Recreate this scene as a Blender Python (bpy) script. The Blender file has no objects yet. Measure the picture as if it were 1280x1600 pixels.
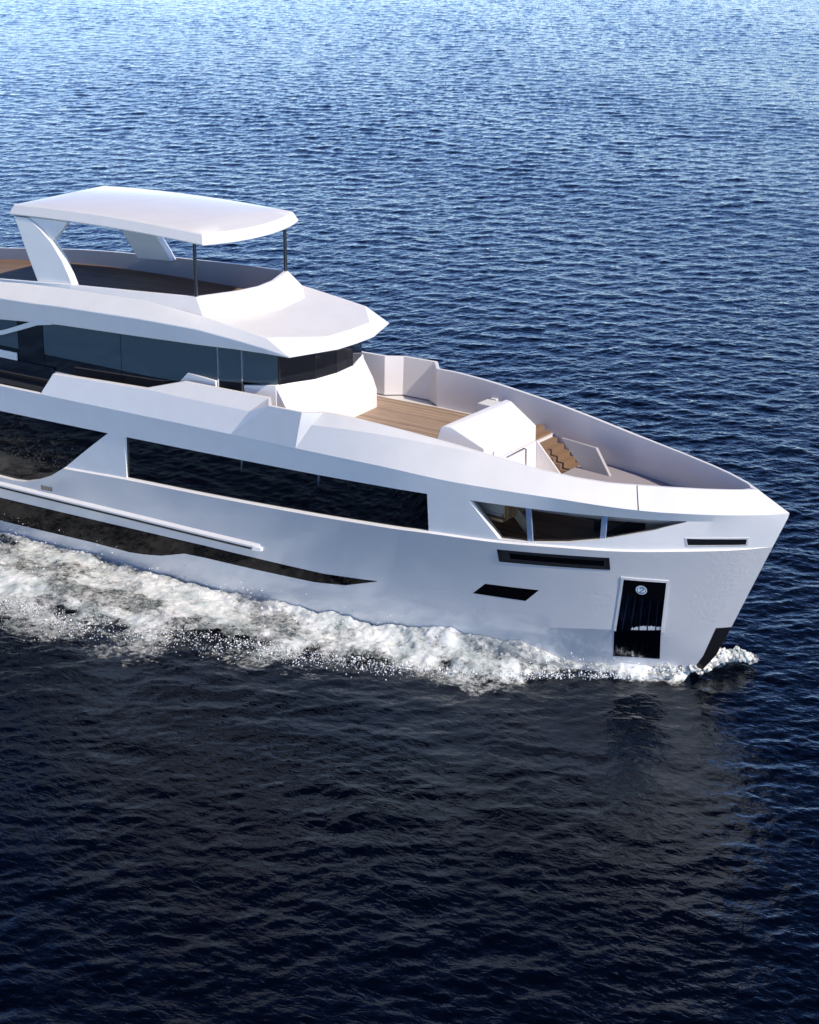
import bpy, math, random
import numpy as np
from mathutils import Vector, Matrix
R = math.radians
scene = bpy.context.scene
col = scene.collection
rnd = random.Random(7)

# ------------------------------------------------------------------ camera, sky, sun, exposure
cam_d = bpy.data.cameras.new("camera")
cam = bpy.data.objects.new("camera", cam_d); col.objects.link(cam)
PITCH = 19.468; YAW_RIGHT = (0.81526, 0.57910)          # camera right vector on the ground
cam.location = (22.338, -50.278, 24.838)
rt = Vector((YAW_RIGHT[0], YAW_RIGHT[1], 0)).normalized()
fw = Vector((-rt.y, rt.x, 0))
look = (fw * math.cos(R(PITCH)) - Vector((0, 0, 1)) * math.sin(R(PITCH))).normalized()
up = rt.cross(look)
cam.matrix_world = Matrix(((rt.x, up.x, -look.x, cam.location.x), (rt.y, up.y, -look.y, cam.location.y),
                           (rt.z, up.z, -look.z, cam.location.z), (0, 0, 0, 1)))
cam_d.sensor_fit = 'VERTICAL'; cam_d.sensor_height = 24.0
cam_d.lens = 3114.656 / 1600.0 * 24.0
cam_d.clip_end = 20000; cam_d.clip_start = 0.5
scene.camera = cam

SUN_AZ = R(-3.5)      # from +X towards +Y
SUN_EL = R(43.0)
world = bpy.data.worlds.new("World"); scene.world = world; world.use_nodes = True
nt = world.node_tree
bg = nt.nodes['Background']
sky = nt.nodes.new('ShaderNodeTexSky'); sky.sky_type = 'NISHITA'; sky.sun_disc = False
sky.sun_elevation = SUN_EL; sky.sun_rotation = math.pi / 2 - SUN_AZ
sky.air_density = 0.8; sky.dust_density = 0.1; sky.ozone_density = 4.5
bwn = nt.nodes.new('ShaderNodeRGBToBW'); pw = nt.nodes.new('ShaderNodeMath'); pw.operation = 'POWER'; pw.inputs[1].default_value = 0.55
sb = nt.nodes.new('ShaderNodeMath'); sb.operation = 'SUBTRACT'; sb.inputs[1].default_value = 0.85; mxn = nt.nodes.new('ShaderNodeMath'); mxn.operation = 'MAXIMUM'; mxn.inputs[1].default_value = 0.08
vm = nt.nodes.new('ShaderNodeVectorMath'); vm.operation = 'SCALE'       # deep clear sky overhead, bright band along the horizon
nt.links.new(sky.outputs[0], bwn.inputs[0]); nt.links.new(bwn.outputs[0], sb.inputs[0]); nt.links.new(sb.outputs[0], mxn.inputs[0]); nt.links.new(mxn.outputs[0], pw.inputs[0]); nt.links.new(sky.outputs[0], vm.inputs[0])
nt.links.new(pw.outputs[0], vm.inputs['Scale']); hs = nt.nodes.new('ShaderNodeHueSaturation'); hs.inputs['Saturation'].default_value = 1.18; hs.inputs['Hue'].default_value = .517
nt.links.new(vm.outputs[0], hs.inputs['Color']); nt.links.new(hs.outputs[0], bg.inputs[0]); bg.inputs[1].default_value = 0.116
sd = bpy.data.lights.new("sun", 'SUN'); sd.energy = 4.1; sd.angle = R(0.5); sd.color = (1.0, 0.89, 0.74)
sun = bpy.data.objects.new("sun", sd); col.objects.link(sun)
sdir = Vector((math.cos(SUN_EL) * math.cos(SUN_AZ), math.cos(SUN_EL) * math.sin(SUN_AZ), math.sin(SUN_EL)))
sun.rotation_euler = sdir.to_track_quat('Z', 'Y').to_euler()
vs = scene.view_settings
vs.view_transform = 'Standard'; vs.look = 'None'; vs.exposure = 0.2; vs.gamma = 1.0
scene.cycles.max_bounces = 8; scene.cycles.transparent_max_bounces = 16
scene.cycles.caustics_reflective = True; scene.cycles.blur_glossy = 0.15; scene.cycles.sample_clamp_indirect = 6.0; scene.cycles.caustics_refractive = False

# ------------------------------------------------------------------ materials
def mat(name, base=(.8, .8, .8), rough=.5, metal=0., coat=0., coat_rough=.03, spec=.5, ior=1.5):
    m = bpy.data.materials.new(name); m.use_nodes = True
    b = m.node_tree.nodes['Principled BSDF']
    b.inputs['Base Color'].default_value = (*base, 1); b.inputs['Roughness'].default_value = rough
    b.inputs['Metallic'].default_value = metal; b.inputs['Coat Weight'].default_value = coat
    b.inputs['Coat Roughness'].default_value = coat_rough; b.inputs['IOR'].default_value = ior
    b.inputs['Specular IOR Level'].default_value = spec
    return m
def nodes(m): return m.node_tree.nodes, m.node_tree.links, m.node_tree.nodes['Principled BSDF']
def tex_noise(N, L, scale, detail=4, rough=.55, vec=None, sc3=None):
    t = N.new('ShaderNodeTexCoord'); n = N.new('ShaderNodeTexNoise')
    mp = N.new('ShaderNodeMapping'); mp.inputs['Scale'].default_value = sc3 or (1, 1, 1)
    L.new(t.outputs['Object'], mp.inputs[0]); L.new(mp.outputs[0], n.inputs['Vector'])
    n.inputs['Scale'].default_value = scale; n.inputs['Detail'].default_value = detail; n.inputs['Roughness'].default_value = rough
    return n
def ramp(N, L, src, pts):
    r = N.new('ShaderNodeValToRGB'); e = r.color_ramp.elements
    while len(e) < len(pts): e.new(.5)
    for i, (p, c) in enumerate(pts):
        e[i].position = p; e[i].color = (*c, 1) if isinstance(c, tuple) else (c, c, c, 1)
    L.new(src, r.inputs[0]); return r

M = {}
# gel coat of the superstructure
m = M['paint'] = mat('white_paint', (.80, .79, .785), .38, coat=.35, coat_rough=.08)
N, L, b = nodes(m)
n = tex_noise(N, L, 1.3, 3); r = ramp(N, L, n.outputs[0], [(.3, (.80, .78, .755)), (.7, (.84, .82, .795))])
L.new(r.outputs[0], b.inputs['Base Color'])
# glossy hull topsides that mirror the sea, base darkened for shade and dark reflections
m = M['hull'] = mat('glossy_shaded_hull_paint', (.68, .675, .675), .26, metal=.06, coat=1.0, coat_rough=.02)
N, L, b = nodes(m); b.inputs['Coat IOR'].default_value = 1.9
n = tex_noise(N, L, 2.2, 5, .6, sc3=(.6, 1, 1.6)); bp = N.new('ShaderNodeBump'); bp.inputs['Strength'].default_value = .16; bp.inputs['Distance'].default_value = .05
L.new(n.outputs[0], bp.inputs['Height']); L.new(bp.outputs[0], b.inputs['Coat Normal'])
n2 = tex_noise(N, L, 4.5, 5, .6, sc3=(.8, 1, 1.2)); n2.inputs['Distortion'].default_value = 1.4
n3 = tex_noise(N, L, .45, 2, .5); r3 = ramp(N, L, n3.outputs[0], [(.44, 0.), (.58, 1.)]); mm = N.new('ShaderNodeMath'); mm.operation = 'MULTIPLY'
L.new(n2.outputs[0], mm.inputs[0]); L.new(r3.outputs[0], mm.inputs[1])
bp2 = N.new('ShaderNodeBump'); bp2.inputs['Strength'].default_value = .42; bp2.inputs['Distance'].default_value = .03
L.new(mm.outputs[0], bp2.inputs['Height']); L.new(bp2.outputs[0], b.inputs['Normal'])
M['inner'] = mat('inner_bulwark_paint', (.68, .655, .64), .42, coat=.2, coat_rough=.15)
M['coaming_inner'] = mat('shaded_coaming_inner', (.30, .30, .34), .5)  # shade of the unlit wall under the hardtop put into the colour
M['mullion_reflection'] = mat('mullion_reflection_tint', (.07, .09, .13), .3)  # tint stands in for faint upright reflections in the long window
M['bow_floor'] = mat('grey_mauve_deck_paint', (.36, .33, .345), .5)
M['locker'] = mat('shaded_locker_panel', (.40, .385, .385), .45)  # greyed so the colour carries the panel's occlusion shade
M['low_glass'] = mat('black_hull_glass', (.003, .003, .004), .04, spec=.28)
M['black'] = mat('antifouling_black', (.012, .012, .014), .35)
M['gap'] = mat('dark_gap', (.01, .01, .012), .6)
m = M['glass'] = mat('black_glass', (.003, .003, .004), .025, spec=.55)
N, L, b = nodes(m); n = tex_noise(N, L, .9, 2); bp = N.new('ShaderNodeBump'); bp.inputs['Strength'].default_value = .03; bp.inputs['Distance'].default_value = .03
L.new(n.outputs[0], bp.inputs['Height']); L.new(bp.outputs[0], b.inputs['Normal'])
M['house_glass'] = mat('reflection_tinted_glass', (.066, .100, .115), .06, spec=.6)  # teal base stands in for blurred sea and sky reflections
M['front_glass'] = mat('smoked_front_glass', (.012, .014, .018), .05, spec=.5)
M['steel'] = mat('polished_steel', (.75, .75, .76), .16, metal=1.0)
M['darksteel'] = mat('dark_mirror_steel', (.34, .34, .35), .16, metal=1.0)
m = M['streaked'] = mat('streaked_dark_steel', (.2, .2, .21), .12, metal=1.0)
N, L, b = nodes(m); n = tex_noise(N, L, 5, 4, .7, sc3=(2.2, 2.2, .18)); r = ramp(N, L, n.outputs[0], [(.35, (.05, .05, .055)), (.55, (.22, .23, .26)), (.68, (.62, .64, .68))])
L.new(r.outputs[0], b.inputs['Base Color'])
M['pole'] = mat('black_carbon_pole', (.015, .017, .02), .25, coat=.6)
M['mullion'] = mat('satin_blue_grey_mullion', (.30, .38, .52), .3, metal=.3)
M['rubber_shade'] = mat('black_rubber_shade', (.02, .02, .02), .6)  # also colours the painted shadow strip below the rub rail
def wood(name, c1, c2, pitch, seam=(.05, .035, .025)):
    m = mat(name, c1, .62, spec=.2); N, L, b = nodes(m)
    n = tex_noise(N, L, 1.6, 6, .6, sc3=(.9, 9, 1)); r = ramp(N, L, n.outputs[0], [(.3, c1), (.7, c2)])
    t = N.new('ShaderNodeTexCoord'); s = N.new('ShaderNodeSeparateXYZ'); L.new(t.outputs['Object'], s.inputs[0])
    d = N.new('ShaderNodeMath'); d.operation = 'DIVIDE'; d.inputs[1].default_value = pitch; L.new(s.outputs[1], d.inputs[0])
    f = N.new('ShaderNodeMath'); f.operation = 'FRACT'; L.new(d.outputs[0], f.inputs[0])
    fl = N.new('ShaderNodeMath'); fl.operation = 'FLOOR'; L.new(d.outputs[0], fl.inputs[0])
    wn = N.new('ShaderNodeTexWhiteNoise'); wn.noise_dimensions = '1D'; L.new(fl.outputs[0], wn.inputs['W'])
    lt = N.new('ShaderNodeMath'); lt.operation = 'LESS_THAN'; lt.inputs[1].default_value = .09; L.new(f.outputs[0], lt.inputs[0])
    hv = N.new('ShaderNodeHueSaturation'); L.new(r.outputs[0], hv.inputs['Color'])
    mr = N.new('ShaderNodeMapRange'); mr.inputs['To Min'].default_value = .78; mr.inputs['To Max'].default_value = 1.18
    L.new(wn.outputs[0], mr.inputs['Value']); L.new(mr.outputs[0], hv.inputs['Value'])
    mx = N.new('ShaderNodeMix'); mx.data_type = 'RGBA'; L.new(lt.outputs[0], mx.inputs['Factor'])
    L.new(hv.outputs[0], mx.inputs[6]); mx.inputs[7].default_value = (*seam, 1)
    L.new(mx.outputs[2], b.inputs['Base Color']); return m
M['teak'] = wood('teak_planking', (.30, .215, .155), (.42, .315, .23), .13, (.15, .10, .07))
M['teak_dark'] = wood('shade_darkened_teak', (.20, .13, .08), (.28, .19, .12), .10, (.06, .035, .02))  # teak darkened to carry part of the hardtop's shade
M['shaded_stair_teak'] = mat('shaded_stair_teak', (.23, .15, .095), .6, spec=.2)  # same teak, darkened for the shade on the steps
M['cabin_wood'] = wood('brightened_cabin_wood', (.72, .44, .24), (.85, .56, .33), .16, (.3, .16, .08))  # wood brightened in place of cabin lighting
M['cream'] = mat('cream_panel', (.55, .47, .36), .5)
M['dark_furniture'] = mat('dark_upholstery', (.02, .022, .028), .6)
# see-through tinted pane of the forward saloon window
m = bpy.data.materials.new('tinted_clear_glass'); m.use_nodes = True; N = m.node_tree.nodes; L = m.node_tree.links
N.remove(N['Principled BSDF'])
tr = N.new('ShaderNodeBsdfTransparent'); tr.inputs[0].default_value = (.85, .83, .80, 1)
gl = N.new('ShaderNodeBsdfGlossy'); gl.inputs['Roughness'].default_value = .02
fr = N.new('ShaderNodeFresnel'); fr.inputs[0].default_value = 1.45
mx = N.new('ShaderNodeMixShader'); L.new(fr.outputs[0], mx.inputs[0]); L.new(tr.outputs[0], mx.inputs[1]); L.new(gl.outputs[0], mx.inputs[2])
L.new(mx.outputs[0], N['Material Output'].inputs[0]); M['clear'] = m

# ------------------------------------------------------------------ mesh helpers
class MB:
    def __init__(s): s.v = []; s.f = []; s.mi = []
    def vert(s, p): s.v.append(tuple(p)); return len(s.v) - 1
    def face(s, pts, mi=0):
        s.f.append([s.vert(p) for p in pts]); s.mi.append(mi)
    def grid(s, rows, closed=False, mi=0):
        idx = [[s.vert(p) for p in r] for r in rows]
        for i in range(len(rows) - 1):
            n = len(rows[i])
            for j in range(n if closed else n - 1):
                k = (j + 1) % n
                s.f.append([idx[i][j], idx[i][k], idx[i + 1][k], idx[i + 1][j]]); s.mi.append(mi)
        return idx
    def box(s, x0, x1, y0, y1, z0, z1, mi=0):
        c = [(x0, y0), (x1, y0), (x1, y1), (x0, y1)]
        i0 = [s.vert((x, y, z0)) for x, y in c]; i1 = [s.vert((x, y, z1)) for x, y in c]
        for j in range(4):
            k = (j + 1) % 4; s.f.append([i0[j], i0[k], i1[k], i1[j]]); s.mi.append(mi)
        s.f.append(i1); s.mi.append(mi); s.f.append(i0[::-1]); s.mi.append(mi)
    def prism(s, poly, off, mi=0):
        """closed solid: polygon of 3-D points moved by off"""
        o = Vector(off); a = [s.vert(p) for p in poly]; b = [s.vert(Vector(p) + o) for p in poly]; n = len(poly)
        for j in range(n):
            k = (j + 1) % n; s.f.append([a[j], a[k], b[k], b[j]]); s.mi.append(mi)
        s.f.append(a[::-1]); s.mi.append(mi); s.f.append(b); s.mi.append(mi)
    def tube(s, pts, r, n=10, mi=0, cap=True):
        rings = []
        for i, p in enumerate(pts):
            p = Vector(p); a = Vector(pts[max(i - 1, 0)]); c = Vector(pts[min(i + 1, len(pts) - 1)])
            t = (c - a).normalized(); u = t.cross(Vector((0.3, 0.1, 1))).normalized() if abs(t.z) < .95 else t.cross(Vector((1, 0, 0))).normalized()
            w = t.cross(u); rr = r[i] if isinstance(r, (list, tuple)) else r
            rings.append([p + (u * math.cos(2 * math.pi * k / n) + w * math.sin(2 * math.pi * k / n)) * rr for k in range(n)])
        idx = s.grid(rings, True, mi)
        if cap: s.f.append(idx[0][::-1]); s.mi.append(mi); s.f.append(idx[-1]); s.mi.append(mi)
    def mirror(s):
        n = len(s.v); s.v += [(x, -y, z) for x, y, z in s.v]; nf = len(s.f)
        for i in range(nf): s.f.append([k + n for k in s.f[i]][::-1]); s.mi.append(s.mi[i])
        return s
    def build(s, name, mats, parent=None, smooth=None, bevel=0, merge=True, label=None):
        me = bpy.data.meshes.new(name); me.from_pydata(s.v, [], s.f)
        if not isinstance(mats, (list, tuple)): mats = [mats]
        for q in mats: me.materials.append(q)
        me.polygons.foreach_set('material_index', s.mi)
        import bmesh
        bm = bmesh.new(); bm.from_mesh(me)
        if merge: bmesh.ops.remove_doubles(bm, verts=bm.verts, dist=.0006)
        bmesh.ops.dissolve_degenerate(bm, edges=bm.edges, dist=.0003)
        bmesh.ops.recalc_face_normals(bm, faces=bm.faces)
        bm.to_mesh(me); bm.free()
        if smooth is not None:
            me.polygons.foreach_set('use_smooth', [True] * len(me.polygons)); me.set_sharp_from_angle(angle=R(smooth))
        me.update()
        o = bpy.data.objects.new(name, me); col.objects.link(o)
        if parent is not None: o.parent = parent; o.matrix_parent_inverse = parent.matrix_world.inverted() if parent.type == 'EMPTY' else Matrix()
        if bevel:
            bv = o.modifiers.new('edge_bevel', 'BEVEL'); bv.width = bevel; bv.segments = 2; bv.limit_method = 'ANGLE'; bv.angle_limit = R(20)
            bv.harden_normals = False
            if smooth is None: me.polygons.foreach_set('use_smooth', [True] * len(me.polygons)); me.set_sharp_from_angle(angle=R(32))
        if label: o['label'] = label
        return o

def tag(o, label=None, cat=None, group=None, kind=None):
    if label: o['label'] = label
    if cat: o['category'] = cat
    if group: o['group'] = group
    if kind: o['kind'] = kind
    return o

# ------------------------------------------------------------------ hull lines (half breadth and height along the boat)
class Line:
    """smooth monotone curve through (x, w, z)"""
    def __init__(s, pts, off=0.):
        a = np.array(pts, float); s.x, s.w, s.z, s.off = a[:, 0], a[:, 1], a[:, 2], off
        s.mw = s.slopes(s.w); s.mz = s.slopes(s.z)
    def slopes(s, y):
        h = np.diff(s.x); d = np.diff(y) / h; m = np.zeros(len(y)); m[0] = d[0]; m[-1] = d[-1]
        for i in range(1, len(y) - 1):
            if d[i - 1] * d[i] > 0:
                w1 = 2 * h[i] + h[i - 1]; w2 = h[i] + 2 * h[i - 1]; m[i] = (w1 + w2) / (w1 / d[i - 1] + w2 / d[i])
        return m
    def ev(s, x, y, m):
        i = int(np.clip(np.searchsorted(s.x, x) - 1, 0, len(s.x) - 2)); h = s.x[i + 1] - s.x[i]; t = min(max((x - s.x[i]) / h, 0), 1)
        return ((2 * t**3 - 3 * t**2 + 1) * y[i] + (t**3 - 2 * t**2 + t) * h * m[i] + (-2 * t**3 + 3 * t**2) * y[i + 1] + (t**3 - t**2) * h * m[i + 1])
    def at(s, u):
        g = max(0., (u + 8.) / 8.) ** 2
        x = u + s.off * g
        return x, max(0., s.ev(x, s.w, s.mw)), s.ev(x, s.z, s.mz)
K = Line([(-40, 3.75, 5.62), (-28.4, 3.75, 5.75), (-15, 3.75, 5.89), (-12, 3.69, 5.90), (-9.5, 3.53, 5.84), (-8, 3.33, 5.83), (-6, 2.95, 5.81), (-5, 2.64, 5.75), (-4, 2.2, 5.67), (-3, 1.73, 5.63), (-2, 1.22, 5.63), (-1, .66, 5.66), (-.4, .3, 5.70), (0, 0, 5.74)], 0)
L2 = Line([(-40, 3.67, 4.65), (-28.5, 3.67, 4.79), (-22.5, 3.67, 4.91), (-15, 3.67, 5.12), (-11.4, 3.62, 5.25), (-10, 3.54, 5.30), (-8.8, 3.40, 5.33), (-7, 3.08, 5.36), (-4.93, 2.35, 5.33), (-3.53, 1.8, 5.33), (-2.57, 1.38, 5.36), (-1.17, .72, 5.46), (-.4, .28, 5.53), (-.03, 0, 5.6)], -.03)
L3 = Line([(-40, 3.74, 2.75), (-25.5, 3.74, 3.24), (-22.6, 3.74, 3.40), (-19, 3.74, 3.54), (-15, 3.74, 3.74), (-11.4, 3.68, 3.96), (-10.2, 3.55, 4.03), (-7.9, 3.2, 4.11), (-5.85, 2.68, 4.22), (-4.46, 2.22, 4.28), (-2.74, 1.5, 4.42), (-1.27, .66, 4.53), (-.45, 0, 4.61)], -.45)
L6 = Line([(-40, 3.6, -.2), (-20, 3.6, .35), (-15, 3.5, .66), (-11, 3.22, 1.05), (-8.1, 2.78, 1.28), (-4.75, 1.93, 1.63), (-3.24, 1.15, 1.73), (-2.07, .36, 1.78), (-1.61, 0, 1.81)], -1.61)
L7 = Line([(-40, 3.45, -.7), (-20, 3.45, -.4), (-12, 3.0, -.1), (-8, 2.35, .1), (-5, 1.55, .45), (-3.9, 1.1, .68), (-3.3, .85, .74), (-2.54, .42, .78), (-2.05, 0, .8)], -2.05)
L8 = Line([(-40, 2.9, -1.6), (-20, 2.9, -1.5), (-12, 2.3, -1.4), (-8, 1.7, -1.3), (-4.5, .8, -1.2), (-3.4, 0, -1.1)], -3.4)
class Ledge:
    def at(s, u):
        x, w, z = L3.at(u); e = min(1, -u / 1.5)
        return x, w - .085 * e, z + .045 * e
LS = [L8, L7, L6, L3, Ledge(), L2, K]         # v = 0 .. 6
def S(u, v):
    v = min(max(v, 0), 6); i = min(int(v), 5); t = v - i
    a = LS[i].at(u); c = LS[i + 1].at(u)
    flare = 0.
    w = a[1] + (c[1] - a[1]) * t
    if i == 2:  # slightly hollow topsides, full at the sill
        w += -.05 * math.sin(math.pi * t) * min(1, max(0, (-u - 0.) / 6.)) * min(1, max(0, (u + 16) / 4))
    return (a[0] + (c[0] - a[0]) * t, max(w, 0), a[2] + (c[2] - a[2]) * t)
def inv(x, z):
    """(x, z) on the side -> (u, v)"""
    u = x; v = 3.5
    for _ in range(40):
        zs = [l.at(u)[2] for l in LS]
        i = 0
        while i < 5 and z > zs[i + 1]: i += 1
        t = min(max((z - zs[i]) / (zs[i + 1] - zs[i]), 0), 1); v = i + t
        u += (x - S(u, v)[0]) * .8; u = min(u, 0)
    return u, v
def side(x, z, out=0., sgn=-1):
    u, v = inv(x, z); p = S(u, v); q = S(u - .05, v); r_ = S(u, max(v - .05, 0)); 
    tx = Vector((p[0] - q[0], p[1] - q[1], p[2] - q[2])); tz = Vector((p[0] - r_[0], p[1] - r_[1], p[2] - r_[2]))
    n_ = tx.cross(tz); n_ = -n_.normalized() if n_.y < 0 else n_.normalized()
    return Vector((p[0] + n_.x * out, sgn * (p[1] + n_.y * out), p[2] + n_.z * out))

yacht = bpy.data.objects.new('motor_yacht', None); col.objects.link(yacht); yacht.location = (-18, 0, 0)
yacht.empty_display_size = 3
tag(yacht, 'white motor yacht with black glass bands and a hardtop, cutting through dark blue sea', 'yacht')
bpy.context.view_layer.update()

# windows of the main deck in (x, z): lower and upper boundary polylines, left to right
WIN = [
 dict(lo=[(-36, 2.4), (-28.8, 2.30), (-28.0, 2.30), (-27.43, 2.36), (-26.84, 2.53), (-26.11, 2.83), (-25.44, 3.24), (-23.27, 4.90)], hi=None),
 dict(lo=[(-22.52, 3.42), (-19, 3.56), (-15, 3.76), (-11.4, 3.98), (-10.2, 4.05)], hi=None),
 dict(lo=[(-8.79, 5.32), (-7.87, 4.20), (-6.91, 4.23), (-5.86, 4.37), (-4.78, 4.60), (-3.49, 4.98), (-2.57, 5.335)], hi=None)]
for w_ in WIN: w_['uv'] = [inv(*p) for p in w_['lo']]
q_ = WIN[0]['uv']; WIN[0]['uv'] = q_[:-2] + [(-25.44, 3.0), (-25.39, 4.0), (q_[-1][0], 5.0)]
WIN[1]['uv'] = [(p[0], 4.0) for p in WIN[1]['uv']]
def void(u):
    for w_ in WIN:
        uu = [p[0] for p in w_['uv']]; vv = [p[1] for p in w_['uv']]
        if uu[0] - 1e-6 <= u <= uu[-1] + 1e-6: return float(np.interp(u, uu, vv)), 5.0
    return None
brk = set()
for w_ in WIN:
    for p in w_['uv']: brk.add(round(p[0], 5))
us = sorted(set([round(-36 + .3 * i, 5) for i in range(101)] + [round(-6 + .15 * i, 5) for i in range(41)]) | brk)
us = [u for i, u in enumerate(us) if i == 0 or u - us[i - 1] > .01 or u in brk]
hull = MB(); levels = [0, 1, 1.5, 2, 2.2, 2.4, 2.6, 2.8, 3, 4, 4.5, 5, 6]
for a, c in zip(us[:-1], us[1:]):
    mid = (a + c) / 2; vd = void(mid)
    if vd:
        w_ = [w for w in WIN if w['uv'][0][0] <= mid <= w['uv'][-1][0]][0]
        uu = [p[0] for p in w_['uv']]; vv = [p[1] for p in w_['uv']]
        la, lc = float(np.interp(a, uu, vv)), float(np.interp(c, uu, vv))
    lv_ = levels if not vd else ([0, 1, 1.5, 2, 2.2, 2.4, 2.6, 2.8, 3, 4, 5, 6] if min(la, lc) >= 2.999 else [0, 1, 1.5, 2, 3, 4, 5, 6])
    for v0, v1 in zip(lv_[:-1], lv_[1:]):
        mi = 1 if (v1 <= 2 and mid > -.56) else (2 if v0 >= 3 else 0)
        def quad(a0, a1, c0, c1):
            P_ = [S(a, a0), S(c, c0), S(c, c1), S(a, a1)]
            hull.face([(p[0], -p[1], p[2]) for p in P_], mi)
        if not vd or v0 >= 5: quad(v0, v1, v0, v1)
        else:
            a1, c1 = min(v1, la), min(v1, lc)
            if a1 > v0 + 1e-5 or c1 > v0 + 1e-5: quad(v0, max(a1, v0), v0, max(c1, v0))
hull.mirror()
t0 = [S(-36, v) for v in (0, 1, 2, 3, 4, 5, 6)]
hull.face([(p[0], -p[1], p[2]) for p in t0] + [(p[0], p[1], p[2]) for p in t0[::-1]], 0)
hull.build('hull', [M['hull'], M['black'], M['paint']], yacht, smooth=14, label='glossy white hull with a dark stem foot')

# reveals and panes
DEP = .13
for wi, w_ in enumerate(WIN):
    u0, u1 = w_['uv'][0][0], w_['uv'][-1][0]
    uw = [u for u in us if u0 - 1e-6 <= u <= u1 + 1e-6]
    uu = [p[0] for p in w_['uv']]; vv = [p[1] for p in w_['uv']]
    for sg in (-1, 1):
        rv = MB(); pane = MB()
        low_o, low_i, hi_o, hi_i = [], [], [], []
        for u in uw:
            v = float(np.interp(u, uu, vv)); d = DEP
            p = S(u, v); q = S(u, 5.0)
            low_o.append((p[0], sg * p[1], p[2])); low_i.append((p[0], sg * (p[1] - d - .1), p[2] + .01))
            hi_o.append((q[0], sg * q[1], q[2])); hi_i.append((q[0], sg * (q[1] - d - .1), q[2]))
        rv.grid([low_o, low_i]); rv.grid([hi_o, hi_i])
        for e in (0, -1): rv.face([low_o[e], low_i[e], hi_i[e], hi_o[e]])
        vb = (2.4, 3.2, 3.6)[wi]; ug = [u0 - .1 + (u1 - u0 + .15) * k / 60 for k in range(61)]
        bo_ = [S(u, vb) for u in ug]; to_ = [S(u, 5.15) for u in ug]
        if wi != 1: bo_ = [(b_[0], S(u, 4.)[1] if wi == 2 else b_[1], b_[2]) for b_, u in zip(bo_, ug)]
        pane.grid([[(p[0], sg * max(p[1] - DEP, .02), p[2]) for p in bo_], [(p[0], sg * max(p[1] - DEP, .02), p[2]) for p in to_]])
        nm = ['aft main deck window reaching down into the hull', 'long black main deck window', 'see-through forward main deck window'][wi]
        po = pane.build('main_deck_window', M['clear'] if wi == 2 else M['glass'], yacht, smooth=30, label=nm if sg < 0 else None)
        rv.build('window_frame', M['paint'], po)
        for x in {0: [], 1: [-17.47, -14.33], 2: [-6.96, -4.84]}[wi]:
            u, v = inv(x, S(x, 4.5)[2]); vl = float(np.interp(u, uu, vv))
            lo, hi = S(u, vl), S(u, 5.0); mb = MB(); wd = .05 if wi == 1 else .085
            dp = DEP - .035 if wi == 1 else .07
            mb.prism([(lo[0] - wd, sg * (lo[1] - dp), lo[2] + (.25 if wi == 1 else .0)), (lo[0] + wd, sg * (lo[1] - dp - .02), lo[2] + (.25 if wi == 1 else .0)), (hi[0] + wd, sg * (hi[1] - dp - .02), hi[2] - .01), (hi[0] - wd, sg * (hi[1] - dp), hi[2] - .01)], (0, -sg * .05, 0))
            mb.build('mullion', M['mullion'] if wi == 2 else M['mullion_reflection'], po, bevel=.008)

# cabin seen through the forward window
cab = MB()
fl = [(-9.3, 3.0), (-7.9, 2.85), (-5.85, 2.4), (-4.4, 1.95), (-2.7, 1.25), (-2.0, .9)]
poly = [(x, -w, 3.98) for x, w in fl] + [(x, w, 3.98) for x, w in fl[::-1]]
cab.face(poly)
co = cab.build('cabin_floor', M['cabin_wood'], yacht)
wl = MB(); wl.box(-9.42, -9.32, -2.9, 2.9, 3.99, 4.69); wl.build('cabin_bulkhead', M['cabin_wood'], co)
cl_ = MB(); cl_.box(-9.5, -8.0, -2.75, 2.75, 4.60, 4.68); cl_.box(-8.06, -8.0, -2.6, 2.6, 4.69, 5.05); cl_.build('cabin_ceiling', M['cabin_wood'], co)
cp = MB(); cp.prism([(-8.75, -1.9, 5.15), (-8.35, -1.9, 5.15), (-7.45, -1.9, 4.25), (-7.45, -1.9, 4.0), (-7.65, -1.9, 4.0)], (0, .12, 0)); cp.build('stair_side_panel', M['cream'], co)
df = MB(); df.box(-6.6, -5.7, -.9, .4, 4.55, 4.64); df.box(-6.25, -6.1, -.3, -.1, 3.99, 4.55); df.build('cabin_table', M['dark_furniture'], co)
df = MB(); df.box(-4.95, -2.6, -.75, .8, 3.99, 4.55); df.box(-5.2, -4.95, -1.4, 1.4, 3.99, 4.45); df.build('cabin_sofa', M['dark_furniture'], co)
df = MB(); df.box(-4.1, -3.4, -1.0, .9, 4.56, 4.9); df.build('cabin_cushion', M['cream'], co)

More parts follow.
